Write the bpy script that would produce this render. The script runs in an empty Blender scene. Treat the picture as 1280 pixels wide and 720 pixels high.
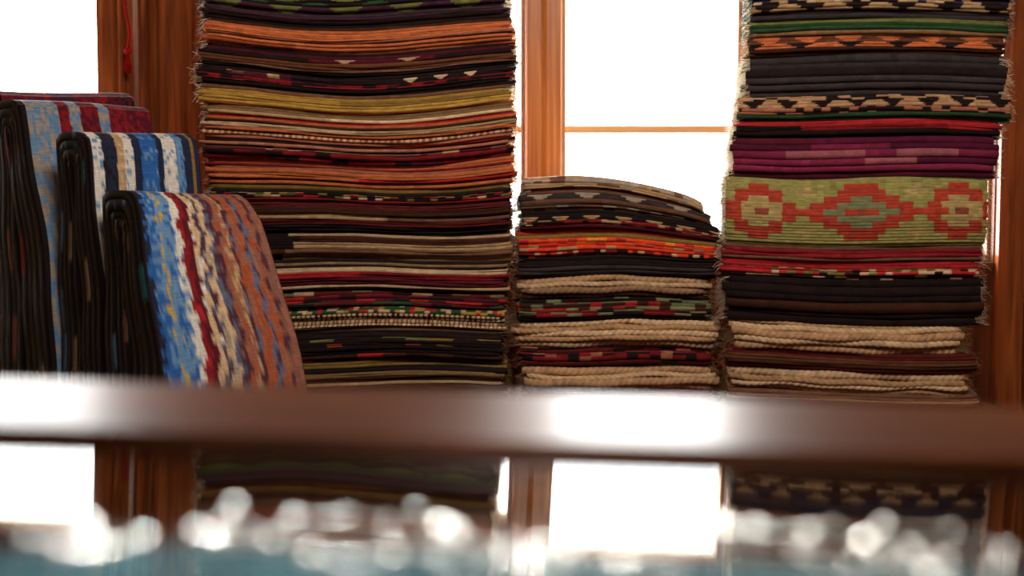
import bpy, bmesh, math, random
import numpy as np
from mathutils import Vector, Matrix

S = bpy.context.scene
COL = S.collection
random.seed(7)
F = 1778.0
ZC = 1.09
PIT = math.atan(130 / F)
R = math.radians


def P(px, py, Y):
    a = (px - 640) / F
    b = (360 - py) / F
    dy = math.cos(PIT) + b * math.sin(PIT)
    dz = -math.sin(PIT) + b * math.cos(PIT)
    t = Y / dy
    return (a * t, Y, ZC + dz * t)


def lin(h):
    h = h.lstrip('#')
    out = []
    for i in (0, 2, 4):
        c = int(h[i:i + 2], 16) / 255
        out.append(c / 12.92 if c <= .04045 else ((c + .055) / 1.055) ** 2.4)
    return np.array(out)


# ------------------------------------------------------------------ materials
def newmat(name):
    m = bpy.data.materials.new(name)
    m.use_nodes = True
    nt = m.node_tree
    b = nt.nodes['Principled BSDF']
    return m, nt, b


def wool_mat(name, sheen=.25, translucent=0.0):
    m, nt, b = newmat(name)
    at = nt.nodes.new('ShaderNodeAttribute'); at.attribute_name = 'weave'
    tc = nt.nodes.new('ShaderNodeTexCoord')
    mp = nt.nodes.new('ShaderNodeMapping'); mp.inputs['Scale'].default_value = (40, 160, 500)
    nz = nt.nodes.new('ShaderNodeTexNoise'); nz.inputs['Scale'].default_value = 1.0; nz.inputs['Detail'].default_value = 4
    cr = nt.nodes.new('ShaderNodeMapRange')
    cr.inputs['From Min'].default_value = .25; cr.inputs['From Max'].default_value = .75
    cr.inputs['To Min'].default_value = .7; cr.inputs['To Max'].default_value = 1.25
    mx = nt.nodes.new('ShaderNodeVectorMath'); mx.operation = 'SCALE'
    nt.links.new(tc.outputs['Object'], mp.inputs['Vector'])
    nt.links.new(mp.outputs[0], nz.inputs['Vector'])
    nt.links.new(nz.outputs['Fac'], cr.inputs['Value'])
    nt.links.new(at.outputs['Color'], mx.inputs[0])
    nt.links.new(cr.outputs[0], mx.inputs['Scale'])
    nt.links.new(mx.outputs[0], b.inputs['Base Color'])
    b.inputs['Roughness'].default_value = .9
    b.inputs['Specular IOR Level'].default_value = .1
    b.inputs['Sheen Weight'].default_value = sheen
    b.inputs['Sheen Roughness'].default_value = .35
    bp = nt.nodes.new('ShaderNodeBump'); bp.inputs['Strength'].default_value = .35; bp.inputs['Distance'].default_value = .002
    nt.links.new(nz.outputs['Fac'], bp.inputs['Height'])
    nt.links.new(bp.outputs[0], b.inputs['Normal'])
    if translucent:
        tr = nt.nodes.new('ShaderNodeBsdfTranslucent')
        nt.links.new(mx.outputs[0], tr.inputs['Color'])
        ms = nt.nodes.new('ShaderNodeMixShader'); ms.inputs[0].default_value = translucent
        out = nt.nodes['Material Output']
        nt.links.new(b.outputs[0], ms.inputs[1]); nt.links.new(tr.outputs[0], ms.inputs[2])
        nt.links.new(ms.outputs[0], out.inputs['Surface'])
    return m


def wood_mat(name, c1, c2, rough=.4, scale=(14, 14, 1.2), coat=0.0, spec=.4):
    m, nt, b = newmat(name)
    tc = nt.nodes.new('ShaderNodeTexCoord')
    mp = nt.nodes.new('ShaderNodeMapping'); mp.inputs['Scale'].default_value = scale
    nz = nt.nodes.new('ShaderNodeTexNoise'); nz.inputs['Scale'].default_value = 2.5; nz.inputs['Detail'].default_value = 7
    nz.inputs['Distortion'].default_value = .8
    cr = nt.nodes.new('ShaderNodeValToRGB')
    cr.color_ramp.elements[0].position = .3; cr.color_ramp.elements[1].position = .72
    cr.color_ramp.elements[0].color = (*lin(c1), 1); cr.color_ramp.elements[1].color = (*lin(c2), 1)
    nt.links.new(tc.outputs['Object'], mp.inputs['Vector'])
    nt.links.new(mp.outputs[0], nz.inputs['Vector'])
    nt.links.new(nz.outputs['Fac'], cr.inputs['Fac'])
    nt.links.new(cr.outputs[0], b.inputs['Base Color'])
    b.inputs['Roughness'].default_value = rough
    b.inputs['Specular IOR Level'].default_value = spec
    b.inputs['Coat Weight'].default_value = coat
    b.inputs['Coat Roughness'].default_value = .3
    bp = nt.nodes.new('ShaderNodeBump'); bp.inputs['Strength'].default_value = .15; bp.inputs['Distance'].default_value = .004
    nt.links.new(nz.outputs['Fac'], bp.inputs['Height'])
    nt.links.new(bp.outputs[0], b.inputs['Normal'])
    return m


def flat_mat(name, c, rough=.8, metal=0.0, nscale=30, amt=.2, spec=.3):
    m, nt, b = newmat(name)
    tc = nt.nodes.new('ShaderNodeTexCoord')
    nz = nt.nodes.new('ShaderNodeTexNoise'); nz.inputs['Scale'].default_value = nscale; nz.inputs['Detail'].default_value = 4
    cr = nt.nodes.new('ShaderNodeValToRGB')
    l = lin(c)
    cr.color_ramp.elements[0].position = .3; cr.color_ramp.elements[1].position = .7
    cr.color_ramp.elements[0].color = (*(l * (1 - amt)), 1); cr.color_ramp.elements[1].color = (*np.minimum(l * (1 + amt), 1), 1)
    nt.links.new(tc.outputs['Object'], nz.inputs['Vector'])
    nt.links.new(nz.outputs['Fac'], cr.inputs['Fac'])
    nt.links.new(cr.outputs[0], b.inputs['Base Color'])
    b.inputs['Roughness'].default_value = rough
    b.inputs['Metallic'].default_value = metal
    b.inputs['Specular IOR Level'].default_value = spec
    return m


def glass_mat(name, ior=1.5, tint=(.95, .98, .97)):
    m = bpy.data.materials.new(name); m.use_nodes = True
    nt = m.node_tree; nt.nodes.clear()
    out = nt.nodes.new('ShaderNodeOutputMaterial')
    ge = nt.nodes.new('ShaderNodeNewGeometry')
    mr = nt.nodes.new('ShaderNodeMapRange')          # thin sheet: same reflectance from both faces
    mr.inputs['To Min'].default_value = ior; mr.inputs['To Max'].default_value = 1 / ior
    fr = nt.nodes.new('ShaderNodeFresnel')
    tr = nt.nodes.new('ShaderNodeBsdfTransparent'); tr.inputs['Color'].default_value = (*tint, 1)
    gl = nt.nodes.new('ShaderNodeBsdfGlossy'); gl.inputs['Roughness'].default_value = .025
    ms = nt.nodes.new('ShaderNodeMixShader')
    nt.links.new(ge.outputs['Backfacing'], mr.inputs['Value'])
    nt.links.new(mr.outputs[0], fr.inputs['IOR'])
    nt.links.new(fr.outputs[0], ms.inputs[0]); nt.links.new(tr.outputs[0], ms.inputs[1]); nt.links.new(gl.outputs[0], ms.inputs[2])
    nt.links.new(ms.outputs[0], out.inputs['Surface'])
    return m


M_WOOL = wool_mat('kilim_wool', .12)
M_FRINGE = wool_mat('fringe_yarn', .2, .75)
M_POST = wood_mat('window_post_wood', '#6a3216', '#b86a34', .34, (16, 16, 1.0))
M_POST2 = wood_mat('window_washed_post_wood', '#9a5626', '#cc8a4c', .34, (16, 16, .6))  # post wood paled: wash of window light put into its colour
M_PANEL = wood_mat('wall_panel_wood', '#4e2612', '#824826', .5, (10, 10, .8))
M_FRAME = wood_mat('window_frame_wood', '#b07c4c', '#dcae7c', .4, (18, 18, 1.5))
M_BAR = wood_mat('glazing_bar_wood', '#c89a68', '#e2c092', .5, (1.5, 18, 18))  # paler than the frame: window bloom put into the bar's colour
M_RAIL = wood_mat('counter_wood', '#643012', '#985424', .45, (1.5, 14, 14), coat=.6, spec=.2)
M_CARC = wood_mat('counter_body_wood', '#3c1a0e', '#6a3218', .4, (9, 9, 1.0))
M_TRAY = wood_mat('tray_wood', '#160b06', '#26140a', .6, (1.5, 12, 12), spec=.05)
M_BENCH = wood_mat('bench_wood', '#3e2212', '#70431f', .55, (1.5, 12, 12))
M_FLOOR = wood_mat('floor_boards', '#3b2415', '#6b4628', .5, (1.5, 12, 1))
M_CEIL = wood_mat('ceiling_boards', '#5a3a24', '#8a5c38', .6, (1.5, 12, 1))
M_PLASTER = flat_mat('plaster_wall', '#b8977a', .9, nscale=6, amt=.1)
M_TEAL = flat_mat('teal_cloth', '#10282e', .9, nscale=40, amt=.5, spec=.05)
M_SILVER = flat_mat('silver_metal', '#e6e4de', .3, 1.0, 120, .08)
M_BEAD = flat_mat('pale_bead', '#dcd8d0', .3, .9, 90, .08, .9)
M_RED = flat_mat('red_thread', '#a3161c', .85, nscale=200, amt=.3, spec=.1)
M_IRON = flat_mat('iron_nail', '#2a2624', .5, .8, 60, .2)
M_GLASS = glass_mat('counter_glass', 1.5)
M_PANE = glass_mat('window_pane', 1.2, (.98, .99, .99))


# ------------------------------------------------------------------ builders
def link(name, me, mat, parent=None):
    if mat: me.materials.append(mat)
    o = bpy.data.objects.new(name, me); COL.objects.link(o)
    if parent: o.parent = parent
    return o


def empty(name, loc, rz=0):
    o = bpy.data.objects.new(name, None); COL.objects.link(o)
    o.location = loc; o.rotation_euler = (0, 0, rz); o.empty_display_size = .05
    return o


def tag(o, label, cat, group=None, kind=None):
    o['label'] = label; o['category'] = cat
    if group: o['group'] = group
    if kind: o['kind'] = kind
    return o


def add_box(bm, a, b, bev=0.0):
    t = bmesh.new()
    bmesh.ops.create_cube(t, size=1)
    for v in t.verts:
        v.co = Vector([(a[i] + b[i]) / 2 + v.co[i] * (b[i] - a[i]) for i in range(3)])
    if bev:
        bmesh.ops.bevel(t, geom=t.edges[:], offset=bev, segments=3, profile=.5, affect='EDGES')
    me = bpy.data.meshes.new('tmp'); t.to_mesh(me); t.free()
    bm.from_mesh(me); bpy.data.meshes.remove(me)


def bm_obj(name, bm, mat, parent=None, smooth=False):
    me = bpy.data.meshes.new(name)
    bmesh.ops.recalc_face_normals(bm, faces=bm.faces[:])
    bm.to_mesh(me); bm.free()
    if smooth:
        me.polygons.foreach_set('use_smooth', [True] * len(me.polygons))
    return link(name, me, mat, parent)


def boxes(name, lst, mat, parent=None, bev=.004):
    bm = bmesh.new()
    for a, b in lst: add_box(bm, a, b, bev)
    return bm_obj(name, bm, mat, parent)


def struct(o):
    o['kind'] = 'structure'
    return o


def np_mesh(name, V, faces, colors, mat, parent, smooth=True):
    me = bpy.data.meshes.new(name)
    me.from_pydata(V.tolist(), [], faces)
    if smooth:
        me.polygons.foreach_set('use_smooth', np.ones(len(me.polygons), dtype=bool))
    ca = me.color_attributes.new('weave', 'FLOAT_COLOR', 'POINT')
    c4 = np.ones((len(V), 4), dtype=np.float32); c4[:, :3] = np.clip(colors, 0, 1)
    ca.data.foreach_set('color', c4.ravel())
    me.update()
    return link(name, me, mat, parent)


# ------------------------------------------------------------------ yarn colours and woven patterns
PAL = {k: lin(v) for k, v in dict(
    K='#241a1b', H='#3c3538', M='#581c2a', R='#b02a30', r='#862028', O='#c26c42', o='#a25030', Y='#b08a40', y='#856a36',
    C='#cdb08e', T='#b59670', t='#846848', G='#707440', g='#9c985c', D='#2e4c30', N='#262c46', B='#643c2a', b='#43271c',
    P='#581a36', V='#842a4c', E='#e84e2a', S='#a4988a', L='#2a8088', U='#6890bc', u='#2f64b0', W='#dad8d2', Q='#b8926f', k='#9c7a60',  # L: in fringes, lens colour glimmer at bright edges put into teal yarn
    p='#46243a', A='#7e8460', d='#5c1e20', F='#e0a030', n='#74503e', f='#b04434', e='#8e4a38', v='#4e3040', J='#a86a54', m='#80584e',
    w='#fff4e4', q='#c4a444', I='#a8606c', s='#94604e', x='#130e0d', l='#5a6684', c='#b09c68').items()}  # w: fringe yarn whitened, window glow on the edges put into its colour


def hsh(seed):
    return np.random.RandomState(seed & 0x7fffffff)


def pat(sp, x, xf, v):
    n = len(x)
    if isinstance(sp, str):
        return np.tile(PAL[sp], (n, 1))
    k = sp[0]
    if k == 'z':
        _, bg, fg, p, duty, ph = sp
        q = math.floor(v * 4) / 4
        tri = np.abs(((x / p + ph) % 1) - .5) * 2
        m = tri < duty * (.35 + .95 * q)
        return np.where(m[:, None], PAL[fg], PAL[bg])
    if k == 'b':
        _, bg, cols, cell, prob, seed = sp
        r = int(v * 2.2)
        rs = hsh(seed * 31 + r * (1 if seed % 2 else 0))
        tab = rs.rand(400); pick = rs.randint(0, len(cols), 400)
        idx = np.floor(x / cell).astype(int) % 400
        cc = np.array([PAL[c] for c in cols])
        return np.where((tab[idx] < prob)[:, None], cc[pick[idx]], PAL[bg])
    if k == 'o':
        _, bg, fg, p = sp
        m = (((x / p) % 1) < .6) & (.15 < v < .9)
        return np.where(m[:, None], PAL[fg], PAL[bg])
    if k == 'x':
        out = np.zeros((n, 3)); lo = -1
        for hi, s2 in sp[1]:
            m = (xf >= lo) & (xf < hi + 1e-6)
            out[m] = pat(s2, x, xf, v)[m]; lo = hi
        return out
    raise ValueError(k)


def wob(rs, amp, freqs):
    ph = rs.rand(len(freqs)) * 6.283; am = (rs.rand(len(freqs)) * .7 + .5) * amp / len(freqs)
    return lambda x: sum(a * np.sin(f * x + q) for a, f, q in zip(am, freqs, ph))


def fringe(root, side, xe, y0, y1, z0, z1, cols, n, seed, lmin=.005, lmax=.036):
    rs = hsh(seed)
    V = []; Fc = []; Cc = []
    for i in range(n):
        yb = y0 + (y1 - y0) * rs.rand() ** 1.5
        zb = z0 + (z1 - z0) * rs.rand()
        L = lmin + (lmax - lmin) * rs.rand() ** 2.2
        dr = rs.uniform(-.3, 1.2); dyy = rs.uniform(-.5, .3)
        c = PAL[cols[rs.randint(len(cols))]] * rs.uniform(.85, 1.15)
        rad = .0008 * rs.uniform(.7, 1.4)
        base = len(V)
        for s in range(4):
            q = s / 3
            cx = xe + side * (-.016 + (L + .016) * (q - .25 * q * q))
            cz = max(zb - dr * L * q * q, z0 - .004)
            cy = yb + dyy * L * q
            rr = rad * (1 - .5 * q)
            for a in range(3):
                th = a * 2.094
                V.append((cx, cy + rr * math.cos(th), cz + rr * math.sin(th))); Cc.append(c)
        for s in range(3):
            for a in range(3):
                b2 = (a + 1) % 3
                Fc.append((base + s * 3 + a, base + s * 3 + b2, base + s * 3 + 3 + b2, base + s * 3 + 3 + a))
    o = np_mesh('fringe', np.array(V), Fc, np.array(Cc), M_FRINGE, root)
    o['kind'] = 'stuff'
    return o


def folded(label, group, x0, x1, yf, z0, z1, depth, layers, sag, seed, fr='CCT', bitmap=None, wavy=1.0, endj=.007, fringe_n=360, pivot=None, yaw=0.0, droop=0.0, per=2):
    """a kilim folded many times: rounded fold edges, front edge towards the room"""
    rs = hsh(seed)
    xm = (x0 + x1) / 2
    loc = Vector((xm, yf + depth / 2, z0))
    if pivot:
        pv = Vector((pivot[0], pivot[1], 0)); d = loc - pv
        loc = pv + Matrix.Rotation(yaw, 3, 'Z') @ d
    root = empty('folded_kilim', loc, yaw)
    tag(root, label, 'rug', group)
    rope = wavy > 1.5
    m = 1 if (rope or wavy < 1) else per
    subs = []
    plain = [l for l in layers if isinstance(l, str)] or ['K']
    for i, l in enumerate(layers):
        for k in range(m):
            l2 = l
            if bitmap is None and not rope and wavy >= 1 and isinstance(l, str) and rs.rand() < .2:
                l2 = plain[rs.randint(len(plain))] if rs.rand() < .45 else 'oTJKnyt'[rs.randint(7)]
            subs.append((l2, 1 - (k + 1) / m, 1 - k / m))
    nL = len(subs)
    wt = rs.uniform(.45, 1.7, nL) if bitmap is None else np.ones(nL)
    if wavy < 1 and bitmap is None: wt = rs.uniform(.7, 1.3, nL)
    edges = z1 - np.r_[0, np.cumsum(wt)] / wt.sum() * (z1 - z0)
    nx = int((x1 - x0) / (.0024 if rope else (.003 if bitmap is not None else .0042)))
    if rope: th = np.radians(np.array([-90, -65, -40, -15, 15, 40, 65, 90]))
    else: th = np.radians(np.array([-90, -55, -18, 18, 55, 90]))
    nt_ = len(th); K = nt_ + 4
    uu = np.linspace(0, 1, nx + 1)
    rugwob = wob(rs, .010, [3, 7, 13])
    ystep = rs.uniform(-.010, .010)
    rugshift = rs.uniform(-.006, .006)
    Vs = []; Cs = []; Fs = []
    base = 0; n1 = nx + 1
    qa = np.arange(nx)
    for i in range(nL):
        l, vlo, vhi = subs[i]
        t = edges[i] - edges[i + 1]; zc = (edges[i] + edges[i + 1]) / 2
        xa = x0 + rugshift + rs.uniform(-endj, endj); xb = x1 + rugshift + rs.uniform(-endj, endj)
        x = xa + (xb - xa) * uu
        w1 = wob(rs, (.008 if rope else .005) if bitmap is None else .0008, [5, 11, 23])
        w2 = wob(rs, (.0034 if rope else (.0014 if bitmap is None else .0004)) * min(1.5, wavy), [9, 21, 37])
        yoff = rs.uniform(-.003, .003) if bitmap is None else rs.uniform(-.0005, .0005)
        if bitmap is None and not rope and 0 < i < nL - 1 and rs.rand() < .12: yoff += .014
        if i in (0, nL - 1): yoff += .007
        ry = min(t * .65, .018) if bitmap is None else .0010
        hgt = (zc - z0) / max(z1 - z0, 1e-6)
        yo = yf + yoff + ystep + w1(x) + rugwob(x) - min(.022, (z1 - z0) * .3) * math.sin(math.pi * hgt)
        e = np.minimum(uu, 1 - uu) * (x1 - x0)
        yo = yo + (.022 if rope else .014) * np.exp(-e / (.02 if rope else .016))
        dz = sag(x, zc) + w2(x) - droop * np.exp(-(1 - uu) * (x1 - x0) / .045)
        tint = rs.uniform(.78, 1.16) if bitmap is None else rs.uniform(.92, 1.05)
        streak = tint * (1 + .09 * np.repeat(rs.randn(nx // 5 + 2), 5)[:nx + 1])
        tph = rs.rand() * 6; tdir = 1 if i % 2 else -1
        pts = [(ry - ry * math.cos(a), zc + (t * .56 + .0006) * math.sin(a), (math.sin(a) + 1) / 2) for a in th]
        bk = t * .6 + .0014
        pts += [(depth * .35, zc + bk, 1), (depth, zc + bk, 1), (depth, zc - bk, 0), (depth * .35, zc - bk, 0)]
        for j, (py, pz, v) in enumerate(pts):
            yy = (yo + py) if j < nt_ else (np.full(nx + 1, yf + py))
            zz = pz + dz
            tw = 0
            if rope and j < nt_:            # loosely twisted warp cords
                tw = np.sin(2 * math.pi * x / .0165 + tdir * 1.8 * th[j] + tph + 3 * rugwob(x) / .01)
                yy = yy - .0009 * tw * math.cos(th[j]); zz = zz + .0006 * tw * math.sin(th[j])
            Vs.append(np.stack([x - xm, yy - (yf + depth / 2), zz - z0], 1))
            xx = x - x0; xf = np.clip(xx / (x1 - x0), 0, 1)
            if bitmap is not None:
                ri = min(len(bitmap) - 1, int((i + .5) / nL * len(bitmap)))
                row = bitmap[ri]; mm = len(row)
                ci = np.clip((xf * mm).astype(int), 0, mm - 1)
                c = np.array([PAL[ch] for ch in row])[ci]
            else:
                c = pat(l, xx, xf, min(.999, vlo + (vhi - vlo) * v))
            jj = 1 + .05 * rs.randn(nx + 1)
            if rope: jj = jj * (1 + .10 * tw)
            Cs.append(c * (streak * jj)[:, None])
        for j in range(K):
            b1 = base + j * n1; b2 = base + ((j + 1) % K) * n1
            Fs.extend(np.stack([b1 + qa, b1 + qa + 1, b2 + qa + 1, b2 + qa], 1).tolist())
        Fs.append([base + j * n1 for j in range(K)])
        Fs.append([base + (K - 1 - j) * n1 + nx for j in range(K)])
        base += K * n1
    np_mesh('woven_body', np.concatenate(Vs), Fs, np.concatenate(Cs), M_WOOL, root)
    zl = sag(np.array([x0, x1]), (z0 + z1) / 2)
    hw = (x1 - x0) / 2
    nf = int(fringe_n * (z1 - z0) / .06)
    for sd, dzz, k in ((-1, zl[0], 1), (1, zl[1] - droop, 2)):
        fringe(root, sd, sd * hw + rugshift, -depth / 2 + .010, depth * .25, dzz + .004, z1 - z0 + dzz - .003, fr, nf, seed * 7 + k)
    return root


# ------------------------------------------------------------------ room shell
YW = 4.2
def X(px, Y=YW): return P(px, 300, Y)[0]
ZS = .86
WIN = [(1, -2.02, X(128), 1.935), (2, X(300), X(655), 1.84), (3, X(703), X(926), 1.935), (4, X(990), X(1242), 1.74)]
XL, XR, YN, ZH = -2.35, 2.05, -1.7, 2.7
struct(boxes('floor', [((XL, YN, -.1), (XR, YW + .12, 0))], M_FLOOR, bev=0))
struct(boxes('ceiling', [((XL, YN, ZH), (XR, YW + .12, ZH + .1))], M_CEIL, bev=0))
struct(boxes('wall_left', [((XL - .1, YN, 0), (XL, YW + .12, ZH))], M_PLASTER, bev=0))
struct(boxes('wall_right', [((XR, YN, 0), (XR + .1, YW + .12, ZH))], M_PLASTER, bev=0))
struct(boxes('wall_near', [((XL - .1, YN - .1, 0), (XR + .1, YN, ZH))], M_PLASTER, bev=0))
wl = [((XL, YW, 0), (XR, YW + .12, ZS))]
xc = XL
for n, a, b, zt in WIN:
    wl.append(((xc, YW, ZS), (a, YW + .12, ZH))); wl.append(((a, YW, zt), (b, YW + .12, ZH))); xc = b
wl.append(((xc, YW, ZS), (XR, YW + .12, ZH)))
struct(boxes('wall_far', wl, M_PANEL, bev=0))


def window(n, a, b, ZT, bars, mulls):
    root = struct(empty('window_%d' % n, ((a + b) / 2, YW + .06, ZS)))
    o = (-(a + b) / 2, -(YW + .06), -ZS)
    def sh(lst): return [(tuple(p[i] + o[i] for i in range(3)), tuple(q[i] + o[i] for i in range(3))) for p, q in lst]
    fw = .010
    fr = [((a, YW + .03, ZS), (a + fw, YW + .09, ZT)), ((b - fw, YW + .03, ZS), (b, YW + .09, ZT)),
          ((a, YW + .03, ZS), (b, YW + .09, ZS + .02)), ((a, YW + .03, ZT - .03), (b, YW + .09, ZT))]
    boxes('window_frame', sh(fr), M_FRAME, root, .003)
    for z in bars:
        boxes('glazing_bar', sh([((a + fw, YW + .045, z - .011), (b - fw, YW + .07, z + .011))]), M_BAR, root, .004)
    for x in mulls:
        boxes('mullion', sh([((x - .02, YW + .035, ZS + .02), (x + .02, YW + .085, ZT - .03))]), M_FRAME, root, .003)
    boxes('pane', sh([((a + fw, YW + .056, ZS + .02), (b - fw, YW + .060, ZT - .03))]), M_PANE, root, 0)
    boxes('sill', sh([((a, YW - .012, ZS - .018), (b, YW + .03, ZS))]), M_PANEL, root, .003)


zb = P(800, 162, YW + .06)[2]
window(*WIN[0], [zb - .12], [(WIN[0][1] + WIN[0][2]) / 2 - .1])
window(*WIN[1], [zb], [])
window(*WIN[2], [zb], [])
window(*WIN[3], [zb], [])


def post(n, xa, xb, prof, mat=M_POST):
    """moulded vertical trim: prof = list of (fraction of width, projection)"""
    bm = bmesh.new()
    pts = [(xa, YW)] + [(xa + (xb - xa) * f, YW - d) for f, d in prof] + [(xb, YW)]
    lo = [bm.verts.new((x, y, 0.0)) for x, y in pts]
    hi = [bm.verts.new((x, y, ZH)) for x, y in pts]
    for i in range(len(pts) - 1):
        bm.faces.new((lo[i], lo[i + 1], hi[i + 1], hi[i]))
    bm.faces.new((lo[-1], lo[0], hi[0], hi[-1]))
    bm.faces.new(lo); bm.faces.new(hi[::-1])
    return struct(bm_obj('trim_%d' % n, bm, mat))


def bead(c, w, base, h, n=7):
    return [(c - w / 2 + w * i / n, base + h * math.sin(math.pi * i / n)) for i in range(n + 1)]


post(1, WIN[0][2] + .004, WIN[1][1] - .004, [(0, .03)] + [(.12, .03)] + bead(.18, .09, .02, .025) + [(.26, .02)] + bead(.35, .11, .015, .04) + [(.43, .015), (.47, .05), (.97, .05), (1, .04)])
post(2, WIN[1][2] + .003, WIN[2][1] - .002, [(0, .035), (.06, .042), (.42, .042), (.5, .034), (.58, .042), (.94, .042), (1, .035)], M_POST2)
post(3, WIN[2][2] + .003, WIN[3][1] - .003, [(0, .035), (.2, .045), (.8, .045), (1, .035)])
post(4, WIN[3][2] + .004, X(1345), [(0, .035), (.1, .045), (.3, .045)] + bead(.42, .12, .02, .035) + [(.55, .02), (.6, .05), (1, .05)])

# hanging red cord
cx, cy, cz = P(160, 88, YW - .075)
root = empty('hanging_cord', (cx, cy, cz))
tag(root, 'thin red cord with a small tassel hanging on the wooden window post', 'cord')
def tube(bm, pts, rad, seg=8):
    rings = []
    for i, p in enumerate(pts):
        d = (Vector(pts[min(i + 1, len(pts) - 1)]) - Vector(pts[max(i - 1, 0)])).normalized()
        u = d.orthogonal().normalized(); w = d.cross(u)
        r = rad[i] if isinstance(rad, (list, tuple)) else rad
        rings.append([bm.verts.new(Vector(p) + (u * math.cos(a) + w * math.sin(a)) * r) for a in [2 * math.pi * k / seg for k in range(seg)]])
    for i in range(len(rings) - 1):
        for k in range(seg):
            bm.faces.new((rings[i][k], rings[i][(k + 1) % seg], rings[i + 1][(k + 1) % seg], rings[i + 1][k]))
    bm.faces.new(rings[0][::-1]); bm.faces.new(rings[-1])
bm = bmesh.new(); tube(bm, [(.006 * math.sin(i * .7), 0, .06 + i * .02) for i in range(14)], .0045)
bm_obj('cord', bm, M_RED, root, True)
bm = bmesh.new(); tube(bm, [(0, 0, .064), (0, 0, .058), (0, 0, .05), (0, 0, .044)], [.003, .011, .011, .004], 10)
bm_obj('knot', bm, M_RED, root, True)
bm = bmesh.new()
for i in range(16):
    a = i * 2.4; r = .003 + .007 * (i / 16)
    tube(bm, [(r * .4 * math.cos(a), r * .4 * math.sin(a), .046), (r * math.cos(a), r * math.sin(a), .02), (r * 1.3 * math.cos(a), r * 1.3 * math.sin(a), random.uniform(-.01, .004))], .0015, 4)
o = bm_obj('tassel', bm, M_RED, root, True); o['kind'] = 'stuff'
bm = bmesh.new(); tube(bm, [(0, .05, .32), (0, -.006, .322)], .003, 8); bm_obj('nail', bm, M_IRON, root)

# low bench under the stacks
ZB = .45
root = empty('low_bench', (-.1, 3.5, 0))
tag(root, 'long low wooden bench carrying the stacks of folded kilims', 'bench')
bl = []
for i in range(7):
    bl.append(((-1.5, -.75 + i * .2, ZB - .035), (1.5, -.75 + i * .2 + .196, ZB)))
boxes('seat_boards', bl, M_BENCH, root, .003)
for lx in (-1.4, 0, 1.4):
    for ly in (-.68, .56):
        boxes('leg', [((lx - .035, ly - .035, 0), (lx + .035, ly + .035, ZB - .035))], M_BENCH, root, .004)
for ya in (-.72, .59):
    boxes('apron', [((-1.46, ya, ZB - .13), (1.46, ya + .03, ZB - .035))], M_BENCH, root, .003)

# ------------------------------------------------------------------ the three stacks
GA = 'folded kilims in the tall stack left of the middle window'
GB = 'folded kilims in the short stack under the middle window'
GC = 'folded kilims in the tall stack on the right'
YA, YB, YC = 3.6, 3.66, 3.55

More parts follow.
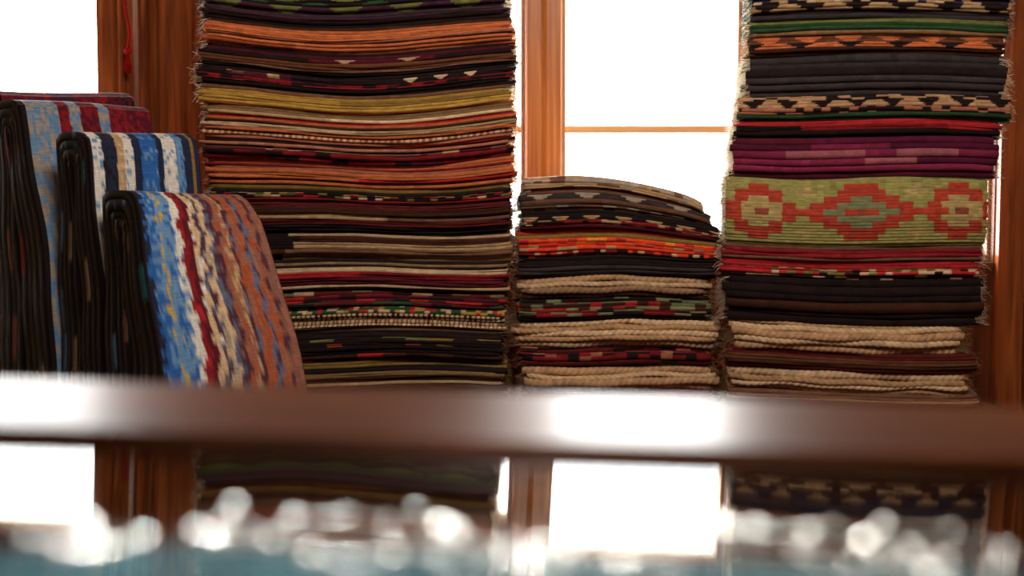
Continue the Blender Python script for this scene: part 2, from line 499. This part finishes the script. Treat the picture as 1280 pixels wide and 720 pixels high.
A = [
 (-160, -95, 262, 632, 'brown folded kilim crowning the left stack, mirrored nearest the viewer in the counter glass', ['n', 'B', 't', 'n', 'B'], 'Cww'),
 (-95, -30, 258, 634, 'terracotta and brown folded kilim second from the crown of the left stack', ['n', 'o', 'n', 'B', 'o'], 'Cww'),
 (-30, 28, 258, 634, 'dark plum kilim with green stepped diamonds at the top edge of the photo', ['H', 'p', 'D', ('z', 'K', 'G', .15, .8, .1), ('z', 'D', 'K', .15, .7, .1), ('z', 'p', 'G', .15, .5, .1), 'p', 'K'], 'LCww'),
 (28, 60, 258, 640, 'terracotta orange folded kilim under the green diamond one in the tall left stack', ['b', 'O', 'J', 'O', ('x', [(.3, 'o'), (1, 'O')])], 'Cwwo'),
 (60, 86, 252, 642, 'dark maroon kilim with slanting cream dashes, under the terracotta one in the left stack', ['M', ('x', [(.35, 'K'), (.75, ('z', 'M', 'T', .16, .3, .2)), (1, 'K')]), 'B', 'K'], 'CwM'),
 (86, 112, 248, 642, 'blackish kilim with cream toothed motif, just above the mustard one in the left stack', ['K', ('x', [(.1, 'K'), (.3, ('b', 'M', 'Tn', .03, .4, 71)), (.6, 'K'), (.92, ('z', 'K', 'C', .075, .4, .3)), (1, 'K')]), ('b', 'r', 'KM', .03, .4, 5), 'K'], 'CwT'),
 (112, 136, 252, 640, 'mustard yellow folded kilim in the upper half of the tall left stack', ['Y', ('x', [(.45, 'Y'), (1, 'y')]), 'Y', 'o'], 'Yww'),
 (136, 178, 256, 640, 'red and orange kilim with thin cream stripes, under the mustard one in the left stack', ['o', ('x', [(.4, 'T'), (1, 'C')]), 'O', 'b', ('x', [(.5, 'C'), (1, 'T')]), 'O', ('o', 'o', 'C', .016), 'R'], 'CwRw'),
 (178, 200, 258, 642, 'dark kilim with cream and red lozenges between two orange ones in the left stack', ['K', ('x', [(.2, 'B'), (.45, ('b', 'B', 'TK', .035, .4, 73)), (.7, 'n'), (1, ('b', 'M', 'Tn', .04, .4, 75))]), ('b', 'r', 'KM', .04, .35, 9)], 'RwC'),
 (200, 233, 258, 640, 'brick orange folded kilim halfway up the tall left stack', ['O', 'r', 'O', ('x', [(.5, 'O'), (1, 'R')]), 'o'], 'Rww'),
 (233, 252, 262, 638, 'black kilim with small green and yellow blocks, under the brick orange one', ['K', ('b', 'K', 'GYRC', .02, .45, 11), 'r'], 'CGw'),
 (252, 290, 262, 636, 'black and wine red kilim with one cream line above the tan one', ['K', 'd', 'b', ('x', [(.6, 'T'), (1, 'n')]), 'd', 'K', 'K'], 'TCw'),
 (290, 325, 264, 636, 'tan kilim with a black block near one end, mid height in the left stack', [('x', [(.13, 'R'), (.26, 'K'), (1, 'T')]), ('x', [(.3, 'K'), (1, 'b')]), ('x', [(.28, 'K'), (1, 'T')]), ('x', [(.25, 'b'), (1, 'n')]), ('x', [(.24, 'K'), (1, 'T')])], 'TCC'),
 (325, 364, 266, 634, 'crimson kilim with thin cream lines, below the tan one in the left stack', ['K', 'K', 'C', ('x', [(.5, 'R'), (1, 'r')]), 'M', 'T', 'K'], 'RCC'),
 (364, 386, 268, 632, 'maroon kilim with black and cream blocks, under the crimson one', [('b', 'd', 'KTG', .05, .4, 13), ('b', 'M', 'KR', .045, .4, 15), ('b', 'd', 'KD', .05, .45, 17)], 'RCK'),
 (386, 401, 268, 632, 'green, yellow and red speckled kilim with a beaded cream edge', [('b', 'D', 'YRC', .013, .6, 19), ('o', 'K', 'C', .013)], 'CCG'),
 (401, 416, 270, 630, 'thin brown kilim with a dotted cream cord edge in the lower left stack', [('o', 'B', 'C', .011), 't'], 'CCT'),
 (416, 452, 270, 630, 'black kilim with sparse yellow and red motifs, low in the tall left stack', ['K', ('b', 'K', 'yG', .06, .2, 23), ('b', 'K', 'RyG', .04, .25, 25), 'K', ('b', 'b', 'RK', .06, .3, 27)], 'KTC'),
 (452, 500, 272, 628, 'olive brown kilim in thin folds, second from the bottom of the tall left stack', ['y', 'K', 't', 'K', 'T', 'b', 't', 'K'], 'TCT'),
 (500, None, 270, 630, 'dark brown folded kilim at the bottom of the tall left stack', ['b', 'B', 'K', 'B', 'b'], 'TCB'),
]
Bk = [
 (222, 243, 658, 882, 'grey beige kilim with dark flecks, topmost of the short stack', [('b', 'S', 'nTS', .02, .4, 31), ('b', 'T', 'nS', .03, .4, 33), 'n'], 'wwS', 1, .020),
 (243, 264, 652, 891, 'dark kilim with slanting grey cream bands, second in the short stack', [('z', 'H', 'S', .12, .5, .1), 'H', ('b', 'n', 'SK', .03, .4, 35)], 'wwT', 1, .014),
 (264, 288, 650, 897, 'black kilim with cream and red flecks above the orange red one', ['K', ('z', 'K', 'T', .08, .5, .2), ('b', 'r', 'KT', .016, .5, 37), 'M'], 'wwK', 1, .008),
 (288, 321, 648, 900, 'bright orange red kilim with dark and cream flecks in the short stack', ['E', ('b', 'E', 'RF', .025, .35, 39), ('b', 'E', 'RT', .025, .35, 41), ('b', 'r', 'CKE', .014, .5, 43)], 'EEC', 1, .003),
 (321, 346, 648, 900, 'plain black folded kilim under the orange red one in the short stack', ['K', 'K', 'H', 'K'], 'KTC', 1, 0),
 (346, 372, 648, 888, 'rug with a tan cream rope fringe edge, uppermost of three in the short stack', ['Q', 'C', 'k', 'b'], 'QCC', 2, 0),
 (372, 401, 650, 892, 'dark kilim with olive and red lozenges between two cream edged rugs', [('b', 'K', 'AK', .035, .55, 45), ('b', 'b', 'AR', .03, .5, 47), ('b', 'r', 'KA', .04, .5, 49), 'K'], 'CTK', 1, 0),
 (401, 433, 640, 900, 'rug with the thickest pale cream fringe bundle, middle of three in the short stack', ['C', 'Q', 'C', 'Q', 'C'], 'CCQ', 2, 0),
 (433, 459, 652, 892, 'dark red kilim with pinkish lozenges between the two lower cream bundles', [('b', 'd', 'KJ', .04, .4, 51), ('b', 'r', 'KJ', .03, .5, 53), ('b', 'd', 'KG', .045, .4, 55)], 'TCR', 1, 0),
 (459, 488, 652, 896, 'rug with a loose cream fringe bundle, lowest of three in the short stack', ['Q', 'C', 'Q', 'C'], 'CCQ', 2, 0),
 (488, 520, 652, 894, 'wine red folded kilim below the lowest cream bundle of the short stack', ['r', 'M', 'd', 'M'], 'TCR', 1, 0),
 (520, None, 652, 894, 'dark brown folded kilim at the bottom of the short stack', ['b', 'B', 'b', 'K'], 'TCB', 1, 0),
]
# the whole face of the green kilim, row by row
green = ['gggggggggggggggggggggggggggggggggggggg',
         'gggfffgggggcgggggfffffgggggcggggfffggg',
         'gfffffffggcccgggfffffffgggcccgfffffffg',
         'gffcccffggggggffffAAAffffgggggffcccffg',
         'ffccccccffggffffAAAAAAAffffggffccccccf',
         'ffcceeccffffffAAAffeffAAAfffffffceeccf',
         'ffccccccffggffffAAAAAAAffffggffccccccf',
         'gffcccffggggggffffAAAffffgggggffcccffg',
         'gfffffffggcccgggfffffffgggcccgfffffffg',
         'gggfffgggggcgggggfffffgggggcggggfffggg',
         'gggggggggggggggggggggggggggggggggggggg']
Ck = [
 (-150, -92, 945, 1240, 'tan folded kilim crowning the right stack, mirrored nearest the viewer in the counter glass', ['t', 'n', 't', 'T', 'n'], 'wwC', None, 1),
 (-92, -32, 942, 1244, 'brown folded kilim second from the crown of the right stack', ['n', 'B', 'n', 't', 'n'], 'wwC', None, 1),
 (-32, 24, 938, 1248, 'slate kilim with black and tan stepped blocks, at the top edge of the right stack', ['H', 'N', 'H', ('b', 'N', 'K', .03, .4, 57), ('z', 'N', 'T', .09, .6, .2), ('b', 'K', 'TCN', .022, .5, 59), ('z', 'T', 'K', .11, .6, .2), 'H'], 'LLw', None, 1),
 (24, 46, 936, 1246, 'dull olive green folded kilim near the top of the right stack', ['G', 'D', 't'], 'LCw', None, 1),
 (46, 69, 938, 1246, 'orange and brown slash striped kilim under the olive green one in the right stack', [('z', 'B', 'O', .10, .6, .1), ('z', 'O', 'K', .12, .5, .5), 'b'], 'COw', None, 1),
 (69, 120, 932, 1250, 'thick charcoal grey plain kilim in the upper right stack', ['H', 'H', 'K', 'H', 'H', 'H'], 'www', None, .8),
 (120, 150, 926, 1254, 'kilim with pinkish cream and black stepped motif, under the charcoal one', [('b', 'K', 'Q', .03, .45, 61), ('z', 'Q', 'K', .085, .55, .15), ('b', 'J', 'KK', .022, .5, 63), 'D'], 'wwQ', None, 1),
 (150, 172, 920, 1242, 'red and black banded kilim above the purple one in the right stack', ['R', ('x', [(.25, 'K'), (.8, 'r'), (1, 'R')]), 'K'], 'www', None, 1),
 (172, 222, 916, 1238, 'purple and magenta streaked kilim above the green medallion one', [('x', [(.3, 'M'), (1, 'P')]), ('x', [(.3, 'P'), (.6, 'V'), (1, 'P')]), ('x', [(.2, 'V'), (.5, 'I'), (.62, 'V'), (.85, 'I'), (1, 'V')]), ('x', [(.5, 'V'), (.7, 'I'), (1, 'P')]), 'V', 'P'], 'www', None, .8),
 (222, 306, 911, 1230, 'olive green kilim with red stepped medallions, thickest fold of the right stack', ['g'] * 22, 'wwg', green, .55),
 (306, 326, 908, 1228, 'red and brown thin striped kilim just under the green medallion one', ['n', 'r', 'n'], 'www', None, 1),
 (326, 349, 906, 1226, 'scarlet kilim with cream and green flecks above the black one', ['R', ('b', 'R', 'CGK', .02, .45, 65), ('b', 'b', 'CK', .028, .4, 67)], 'RwC', None, 1),
 (349, 405, 906, 1224, 'thick plain black kilim in the lower part of the right stack', ['K', 'K', 'K', 'b', 'K', 'K'], 'WwC', None, .7),
 (405, 440, 916, 1204, 'rug with a cream fringe bundle directly under the black kilim of the right stack', ['Q', 'C', 'Q', 'C', 'Q'], 'CCQ', None, 2),
 (440, 464, 912, 1220, 'dark reddish brown kilim between the two cream bundles of the right stack', ['d', 'B', 'b', 'd'], 'TCR', None, 1),
 (464, 491, 916, 1210, 'rug with a cream fringe bundle, the lower of two in the right stack', ['C', 'Q', 'C', 'Q'], 'CCQ', None, 2),
 (491, 520, 912, 1222, 'brown tan folded kilim below the lower cream bundle of the right stack', ['n', 'T', 'B', 'n'], 'TCT', None, 1),
 (520, None, 912, 1222, 'dark folded kilim at the bottom of the right stack', ['b', 'K', 'B', 'b'], 'TCB', None, 1),
]


def sagA(x, z):
    w = np.clip((z - .75) / .5, 0, 1)
    u = (x - P(450, 300, YA)[0]) / .39
    return (.022 * (u ** 2 - .5) * w + .006 * np.sin(x * 9 + z * 6)) * np.clip((z - ZB) / .15, 0, 1)
def sagB(x, z):
    w = np.clip((z - .89) / .21, 0, 1)
    u = (x - P(760, 300, YB)[0]) / .27
    return (-.044 * np.clip((u + .3) / 1.2, 0, 1.2) ** 1.8 * w + .004 * np.sin(x * 13 + z * 5)) * np.clip((z - ZB) / .15, 0, 1)
def sagC(x, z):
    u = (x - P(1075, 300, YC)[0]) / .33
    return (-.004 * u + .005 * np.sin(x * 8 + z * 4 + 1)) * np.clip((z - ZB) / .2, 0, 1)


def zz(py, Y): return ZB if py is None else P(640, py, Y)[2]

for i, (a, b, x0, x1, lab, lay, fr) in enumerate(A):
    folded(lab, GA, P(x0, 300, YA)[0], P(x1, 300, YA)[0], YA, zz(b, YA), zz(a, YA), .44, lay, sagA, 100 + i, fr, endj=.010)
for i, (a, b, x0, x1, lab, lay, fr, wv, dr) in enumerate(Bk):
    folded(lab, GB, P(x0, 300, YB)[0], P(x1, 300, YB)[0], YB, zz(b, YB), zz(a, YB), .40, lay, sagB, 200 + i, fr, None, wv, .010 if wv > 1 else .006, droop=dr)
pvC = (P(1075, 300, YC)[0], YC)
for i, (a, b, x0, x1, lab, lay, fr, bmp, wv) in enumerate(Ck):
    folded(lab, GC, P(x0, 300, YC)[0], P(x1, 300, YC)[0], YC, zz(b, YC), zz(a, YC), .42, lay, sagC, 300 + i, fr,
           bmp, wv, .010 if wv > 1 else (.002 if bmp else .006), 420, pvC, R(-7))

# ------------------------------------------------------------------ kilims standing folded on end
def catmull(pts, n):
    pts = [np.array(p, float) for p in pts]
    pts = [2 * pts[0] - pts[1]] + pts + [2 * pts[-1] - pts[-2]]
    out = []
    segs = len(pts) - 3
    for i in range(n):
        g = i / (n - 1) * segs; k = min(int(g), segs - 1); t = g - k
        p0, p1, p2, p3 = pts[k:k + 4]
        out.append(.5 * ((2 * p1) + (-p0 + p2) * t + (2 * p0 - 5 * p1 + 4 * p2 - p3) * t * t + (-p0 + 3 * p1 - 3 * p2 + p3) * t ** 3))
    return np.array(out)


def standing(label, loc, yaw, L, H, nb, nm, nf, colf, inner, seed, flare=0.0):
    rs = hsh(seed)
    root = empty('standing_kilim', loc, yaw)
    tag(root, label, 'rug', 'folded kilims standing in a row on the left')
    prof = catmull([(nb, 0), (nb, H * .5), (nb + .002, H - .06), (nb + .014, H - .010), (nb + .07, H), (nb + .135, H - .008),
                    (nb + .168, H - .065), (nm, H * .5), (nf, 0)], 150)
    nC = len(prof)
    seglen = np.r_[0, np.cumsum(np.linalg.norm(np.diff(prof, axis=0), axis=1))]
    top = np.argmax(prof[:, 1]); s = seglen - seglen[top]
    mid = (nb + np.interp(prof[:, 1], [0, H * .5, H - .065, H], [nf, nm, nb + .168, nb + .16])) / 2
    NL = 4
    def curve(d):
        k = 1 - d / NL * .98
        n = mid + (prof[:, 0] - mid) * k
        z = prof[:, 1] - d * .02 * np.clip(prof[:, 1] / H, 0, 1) ** 2
        return n, z
    na = int(L / .0025)
    aa = np.linspace(0, 1, na + 1)
    wv = wob(rs, .010, [4, 9, 17]); wz = wob(rs, .006, [5, 12])
    fl = flare * np.clip(1 - prof[:, 1] / H, 0, 1) ** .55 * np.clip(s / .1, 0, 1)
    for li in range(NL):
        V = []; C = []; Fs = []
        off0 = rs.uniform(-.002, .002) if li else 0; off1 = rs.uniform(-.008, .004) if li else 0
        loops = [curve(li), curve(li + .995)]
        for which, (n, z) in enumerate(loops):
            kk = 1 - (li + which * .995) / NL
            for q, u in enumerate(aa):
                x = off0 + u * (L + off1 - off0)
                wx = wv(np.full(nC, x) + s * .6) * np.clip(z / H, 0, 1) + fl * u * kk
                wzz = wz(np.full(nC, x)) * np.clip(z / H, 0, 1)
                V.append(np.stack([np.full(nC, x) + .003 * np.sin(s * 20), -(n + wx), z + wzz], 1))
                if li == 0 and which == 0 and 1 < q < na:
                    c = colf(np.full(nC, u), s)
                else:
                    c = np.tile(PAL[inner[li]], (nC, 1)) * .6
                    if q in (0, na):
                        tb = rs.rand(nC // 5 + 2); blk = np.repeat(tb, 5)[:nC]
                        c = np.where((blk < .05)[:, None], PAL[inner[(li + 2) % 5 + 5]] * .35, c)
                C.append(c * (1 + .09 * rs.randn(nC))[:, None])
        n1 = (na + 1) * nC
        def I(w, q, k): return w * n1 + q * nC + k
        for q in range(na):
            for k in range(nC - 1):
                Fs.append((I(0, q, k), I(0, q + 1, k), I(0, q + 1, k + 1), I(0, q, k + 1)))
                Fs.append((I(1, q, k), I(1, q, k + 1), I(1, q + 1, k + 1), I(1, q + 1, k)))
            Fs.append((I(0, q, 0), I(1, q, 0), I(1, q + 1, 0), I(0, q + 1, 0)))
            Fs.append((I(0, q, nC - 1), I(0, q + 1, nC - 1), I(1, q + 1, nC - 1), I(1, q, nC - 1)))
        for k in range(nC - 1):
            Fs.append((I(0, 0, k), I(0, 0, k + 1), I(1, 0, k + 1), I(1, 0, k)))
            Fs.append((I(0, na, k), I(1, na, k), I(1, na, k + 1), I(0, na, k + 1)))
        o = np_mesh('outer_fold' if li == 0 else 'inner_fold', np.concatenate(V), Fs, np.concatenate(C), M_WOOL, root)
        bm = bmesh.new(); bm.from_mesh(o.data); bmesh.ops.recalc_face_normals(bm, faces=bm.faces[:]); bm.to_mesh(o.data); bm.free()
    return root


def jag(s, p, bi):
    """stepped kilim edge: some regular steps, mostly irregular ones"""
    t = np.abs(((s / p) % 1) - .5) * 2
    r = np.abs(np.sin((np.floor((s + 2) / .012) + bi * 13.7) * 78.233) * 4375.85) % 1
    return .4 * np.floor(t * 4) / 3 + .6 * r


def bandf(bands):
    """bands: list of (upper edge fraction, colour key, serration amplitude, period, accent key, accent prob)"""
    def f(u, s):
        out = np.tile(PAL[bands[-1][1]], (len(u), 1)); done = np.zeros(len(u), bool)
        for bi, (hi, key, amp, per, acc, pr) in enumerate(bands):
            edge = hi + amp * (jag(s, per, bi) - .5)
            m = (~done) & (u <= edge)
            out[m] = PAL[key]
            if acc:
                cell = np.floor((s + 2) / .009).astype(int) * 7 + np.floor(u * 40).astype(int) * 131 + bi * 17
                hv = np.abs(np.sin(cell * 12.9898) * 43758.5453) % 1
                mm = m & (hv < pr)
                out[mm] = PAL[acc]
            done |= m
        return out
    return f

Y40 = R(40)
f1 = bandf([(.03, 'K', .0, .1, None, 0), (.07, 'N', .02, .06, 'u', .3), (.14, 'u', .04, .07, 'U', .35), (.20, 'U', .04, .07, 'q', .28), (.27, 'U', .04, .07, 'u', .3), (.32, 'W', .05, .08, 'U', .12), (.37, 'r', .05, .08, 'R', .25), (.41, 'M', .05, .08, None, 0),
            (.46, 'C', .06, .07, 'W', .2), (.50, 'v', .06, .07, 'l', .25), (.55, 'C', .06, .07, 'S', .25), (.58, 'l', .06, .07, 'v', .25), (.62, 'v', .06, .07, 'm', .25), (.67, 's', .06, .07, 'o', .3), (.70, 'T', .05, .07, 's', .3), (.74, 'v', .05, .07, 'l', .3), (.81, 'o', .05, .07, 's', .45), (.85, 'l', .04, .07, 'v', .4), (.91, 's', .04, .07, 'o', .4), (.94, 'v', .04, .07, 'm', .3), (1.2, 's', 0, .1, 'm', .4)])
f2 = bandf([(.04, 'K', 0, .1, None, 0), (.13, 'W', .012, .05, 'U', .25), (.25, 'N', .012, .05, 'K', .3), (.32, 'T', .012, .05, 'C', .3), (.40, 'W', .012, .05, 'U', .2), (.47, 'N', .012, .05, None, 0), (.62, 'u', .012, .05, 'U', .2), (.67, 'N', .01, .05, None, 0), (.79, 'W', .012, .05, 'U', .2), (.86, 'U', .012, .05, 'u', .2), (.93, 'N', .01, .05, None, 0), (.96, 'y', .01, .05, None, 0), (1.2, 'N', 0, .1, None, 0)])
f3 = bandf([(.05, 'K', 0, .1, None, 0), (.28, 'U', .01, .06, 'S', .45), (.36, 'r', .015, .06, 'M', .3), (.44, 'U', .015, .06, 'S', .4), (.58, 'M', .015, .06, 'r', .3), (.66, 'U', .015, .06, 'S', .4), (.8, 'r', .015, .06, 'M', .3), (1.2, 'M', 0, .1, 'r', .3)])
f4 = bandf([(.4, 'M', .02, .06, 'r', .3), (.55, 'p', .02, .05, None, 0), (.8, 'r', .03, .06, 'M', .4), (1.2, 'M', 0, .1, 'K', .3)])
standing('standing kilim with blue, cream, slate and rust serrated bands, nearest of the row', (-.845, 3.05, ZB), Y40, .268, zz(243, 3.05) - ZB + .005, -.075, .165, .235, f1, 'xxxxxJTLUT', 501, .17)
standing('standing kilim with navy, cream and bright blue stripes, second nearest of the row', (-.99, 3.225, ZB), Y40, .272, zz(163, 3.22) - ZB, -.095, .128, .147, f2, 'xxxxxTRULT', 502)
standing('standing kilim with fuzzy grey blue and red stripes, third in the row', (-1.195, 3.43, ZB), Y40, .335, zz(126, 3.43) - ZB, -.12, .165, .187, f3, 'xxxxxRJUTJ', 503)
standing('dark wine red standing kilim nearest the left window, rearmost of the row', (-1.33, 3.65, ZB), Y40, .36, zz(111, 3.65) - ZB, -.10, .08, .10, f4, 'xxxxxRTCUJ', 504)

# ------------------------------------------------------------------ glass topped counter in the foreground
CY = .727
AC = R(-2)
TILT = R(1.4)                                   # the old counter leans a little to the right
root = empty('display_counter', (0, CY, 0), AC)
tag(root, 'glass topped wooden display counter with polished rim in the blurred foreground', 'counter')
ZG, ZR, ZTF = .950, .957, .925
ML = Matrix.Translation((0, 0, ZG)) @ Matrix.Rotation(TILT, 4, 'Y') @ Matrix.Translation((0, 0, -ZG))
def lean(o):
    o.data.transform(ML); return o
def rail(name, a, b):
    bm = bmesh.new(); add_box(bm, a, b, .003); return lean(bm_obj(name, bm, M_RAIL, root))
rail('far_rail', (-1.0, 0, ZTF - .045), (1.0, .175, ZR))
rail('near_rail', (-1.0, -.46, ZTF - .045), (1.0, -.38, ZR))
rail('side_rail', (-1.0, -.38, ZTF - .045), (-.92, 0, ZR))
rail('side_rail', (.92, -.38, ZTF - .045), (1.0, 0, ZR))
lean(boxes('glass_top', [((-.92, -.38, ZG - .004), (.92, 0, ZG))], M_GLASS, root, 0))
lean(boxes('tray_floor', [((-.92, -.38, ZTF - .006), (.92, 0, ZTF))], M_TRAY, root, 0))
o = lean(boxes('tray_lining', [((-.90, -.37, ZTF), (.90, -.112, ZTF + .003))], M_TEAL, root, .001))
o['label'] = 'teal cloth lining under the glass'
boxes('body', [((-.97, -.43, .08), (.97, .16, .89))], M_CARC, root, .004)
boxes('plinth', [((-.94, -.40, 0), (.94, .14, .08))], M_CARC, root, .004)
for k in range(4):
    xa = -.93 + k * .47
    d_ = boxes('door', [((xa, .16, .14), (xa + .44, .175, .84))], M_CARC, root, .005)


def on_glass(o, px, d, lift=0.0, rz=0.0):
    x = (px - 640) / F * d
    o.location = (x, d, ZG - math.tan(TILT) * x + lift)
    o.rotation_euler = (0, TILT, rz)


def beads(label, px, d, rx, ry, r, n, mat, seed):
    """loose string of well separated beads lying in a curl on the glass"""
    rs = random.Random(seed)
    bm = bmesh.new()
    pts = []
    ph = rs.random() * 6
    for i in range(n):
        q = (i + .5) / n
        a = ph + q * 2 * math.pi * 1.3
        k = math.sqrt(.12 + .88 * q)
        rr = r * rs.choice((.5, .65, .85, 1.0, 1.3))
        pts.append((rx * k * math.cos(a), ry * k * math.sin(a), rr))
    for x, y, rr in pts:
        bmesh.ops.create_uvsphere(bm, u_segments=20, v_segments=14, radius=rr, matrix=Matrix.Translation((x, y, rr)))
    cv = []
    for i in range(len(pts) - 1):
        for s in range(4):
            q = s / 4
            p, p2 = Vector(pts[i]), Vector(pts[i + 1])
            c = p.lerp(p2, q); c.z = c.z * (1 - 2.6 * q * (1 - q)) + .0004
            cv.append(tuple(c))
    tube(bm, cv, .0003, 5)
    o = bm_obj('bead_string', bm, mat, None, True)
    on_glass(o, px, d)
    tag(o, label, 'beads', 'trinkets lying on the counter glass')
    return o


beads('silver bead string on the glass below the nearest standing kilim', 275, .555, .018, .030, .0027, 4, M_SILVER, 1)
beads('largest silver bead string on the glass, below the tall left stack', 430, .55, .040, .050, .0029, 9, M_SILVER, 2)
beads('short silver bead string at the far left of the glass', 85, .53, .030, .024, .0028, 5, M_SILVER, 14)
beads('silver bead string left of the middle window reflection', 580, .53, .020, .028, .0023, 5, M_SILVER, 15)
beads('small silver bead string under the reflection of the middle window', 675, .52, .016, .012, .0027, 4, M_SILVER, 6)
beads('pale bead string in front of the middle window reflection', 790, .518, .024, .012, .0027, 5, M_BEAD, 7)
beads('silver bead string just right of the middle window reflection', 925, .565, .010, .026, .0033, 3, M_SILVER, 16)
beads('pale bead string curled on the glass left of the largest pale one', 1045, .545, .026, .042, .0025, 6, M_BEAD, 8)
beads('largest pale bead string on the glass at the right edge', 1190, .542, .034, .048, .0027, 8, M_BEAD, 9)

# ------------------------------------------------------------------ light, world, camera
w = bpy.data.worlds.new('daylight'); S.world = w; w.use_nodes = True
bg = w.node_tree.nodes['Background']
bg.inputs['Color'].default_value = (1, .985, .965, 1); bg.inputs['Strength'].default_value = 14.0

def area(name, loc, target, size, energy, col):
    l = bpy.data.lights.new(name, 'AREA'); l.size = size; l.energy = energy; l.color = col
    o = bpy.data.objects.new(name, l); COL.objects.link(o); o.location = loc
    o.rotation_euler = (Vector(target) - Vector(loc)).to_track_quat('-Z', 'Y').to_euler()
area('room_fill', (.2, 1.6, 2.6), (.15, 3.6, 1.1), 1.1, 67, (1, .87, .72))  # added soft warm fill near the ceiling, brightens the stack fronts
sp = bpy.data.lights.new('bead_glint_spot', 'SPOT'); sp.energy = 1350; sp.spot_size = R(24); sp.spot_blend = .3; sp.shadow_soft_size = .03; sp.color = (1, .97, .92)  # added spot aimed at the glass to make the beads glint
so = bpy.data.objects.new('bead_glint_spot', sp); COL.objects.link(so); so.location = (.05, 1.25, 2.45)
so.rotation_euler = (Vector((0, .335, .95)) - Vector(so.location)).to_track_quat('-Z', 'Y').to_euler()
sun = bpy.data.lights.new('low_sun', 'SUN'); sun.energy = 9; sun.angle = R(1.5); sun.color = (1, .84, .62)
so = bpy.data.objects.new('low_sun', sun); COL.objects.link(so)
so.rotation_euler = Vector((-.55, -.8, -.33)).to_track_quat('-Z', 'Y').to_euler()

cam = bpy.data.cameras.new('camera'); co = bpy.data.objects.new('camera', cam); COL.objects.link(co)
co.location = (0, 0, ZC); co.rotation_euler = (math.pi / 2 - PIT, 0, 0)
cam.sensor_width = 36; cam.lens = 50; cam.clip_start = .02
cam.dof.use_dof = True; cam.dof.focus_distance = 3.5; cam.dof.aperture_fstop = 3.0
S.camera = co
S.view_settings.view_transform = 'Standard'
S.view_settings.look = 'None'
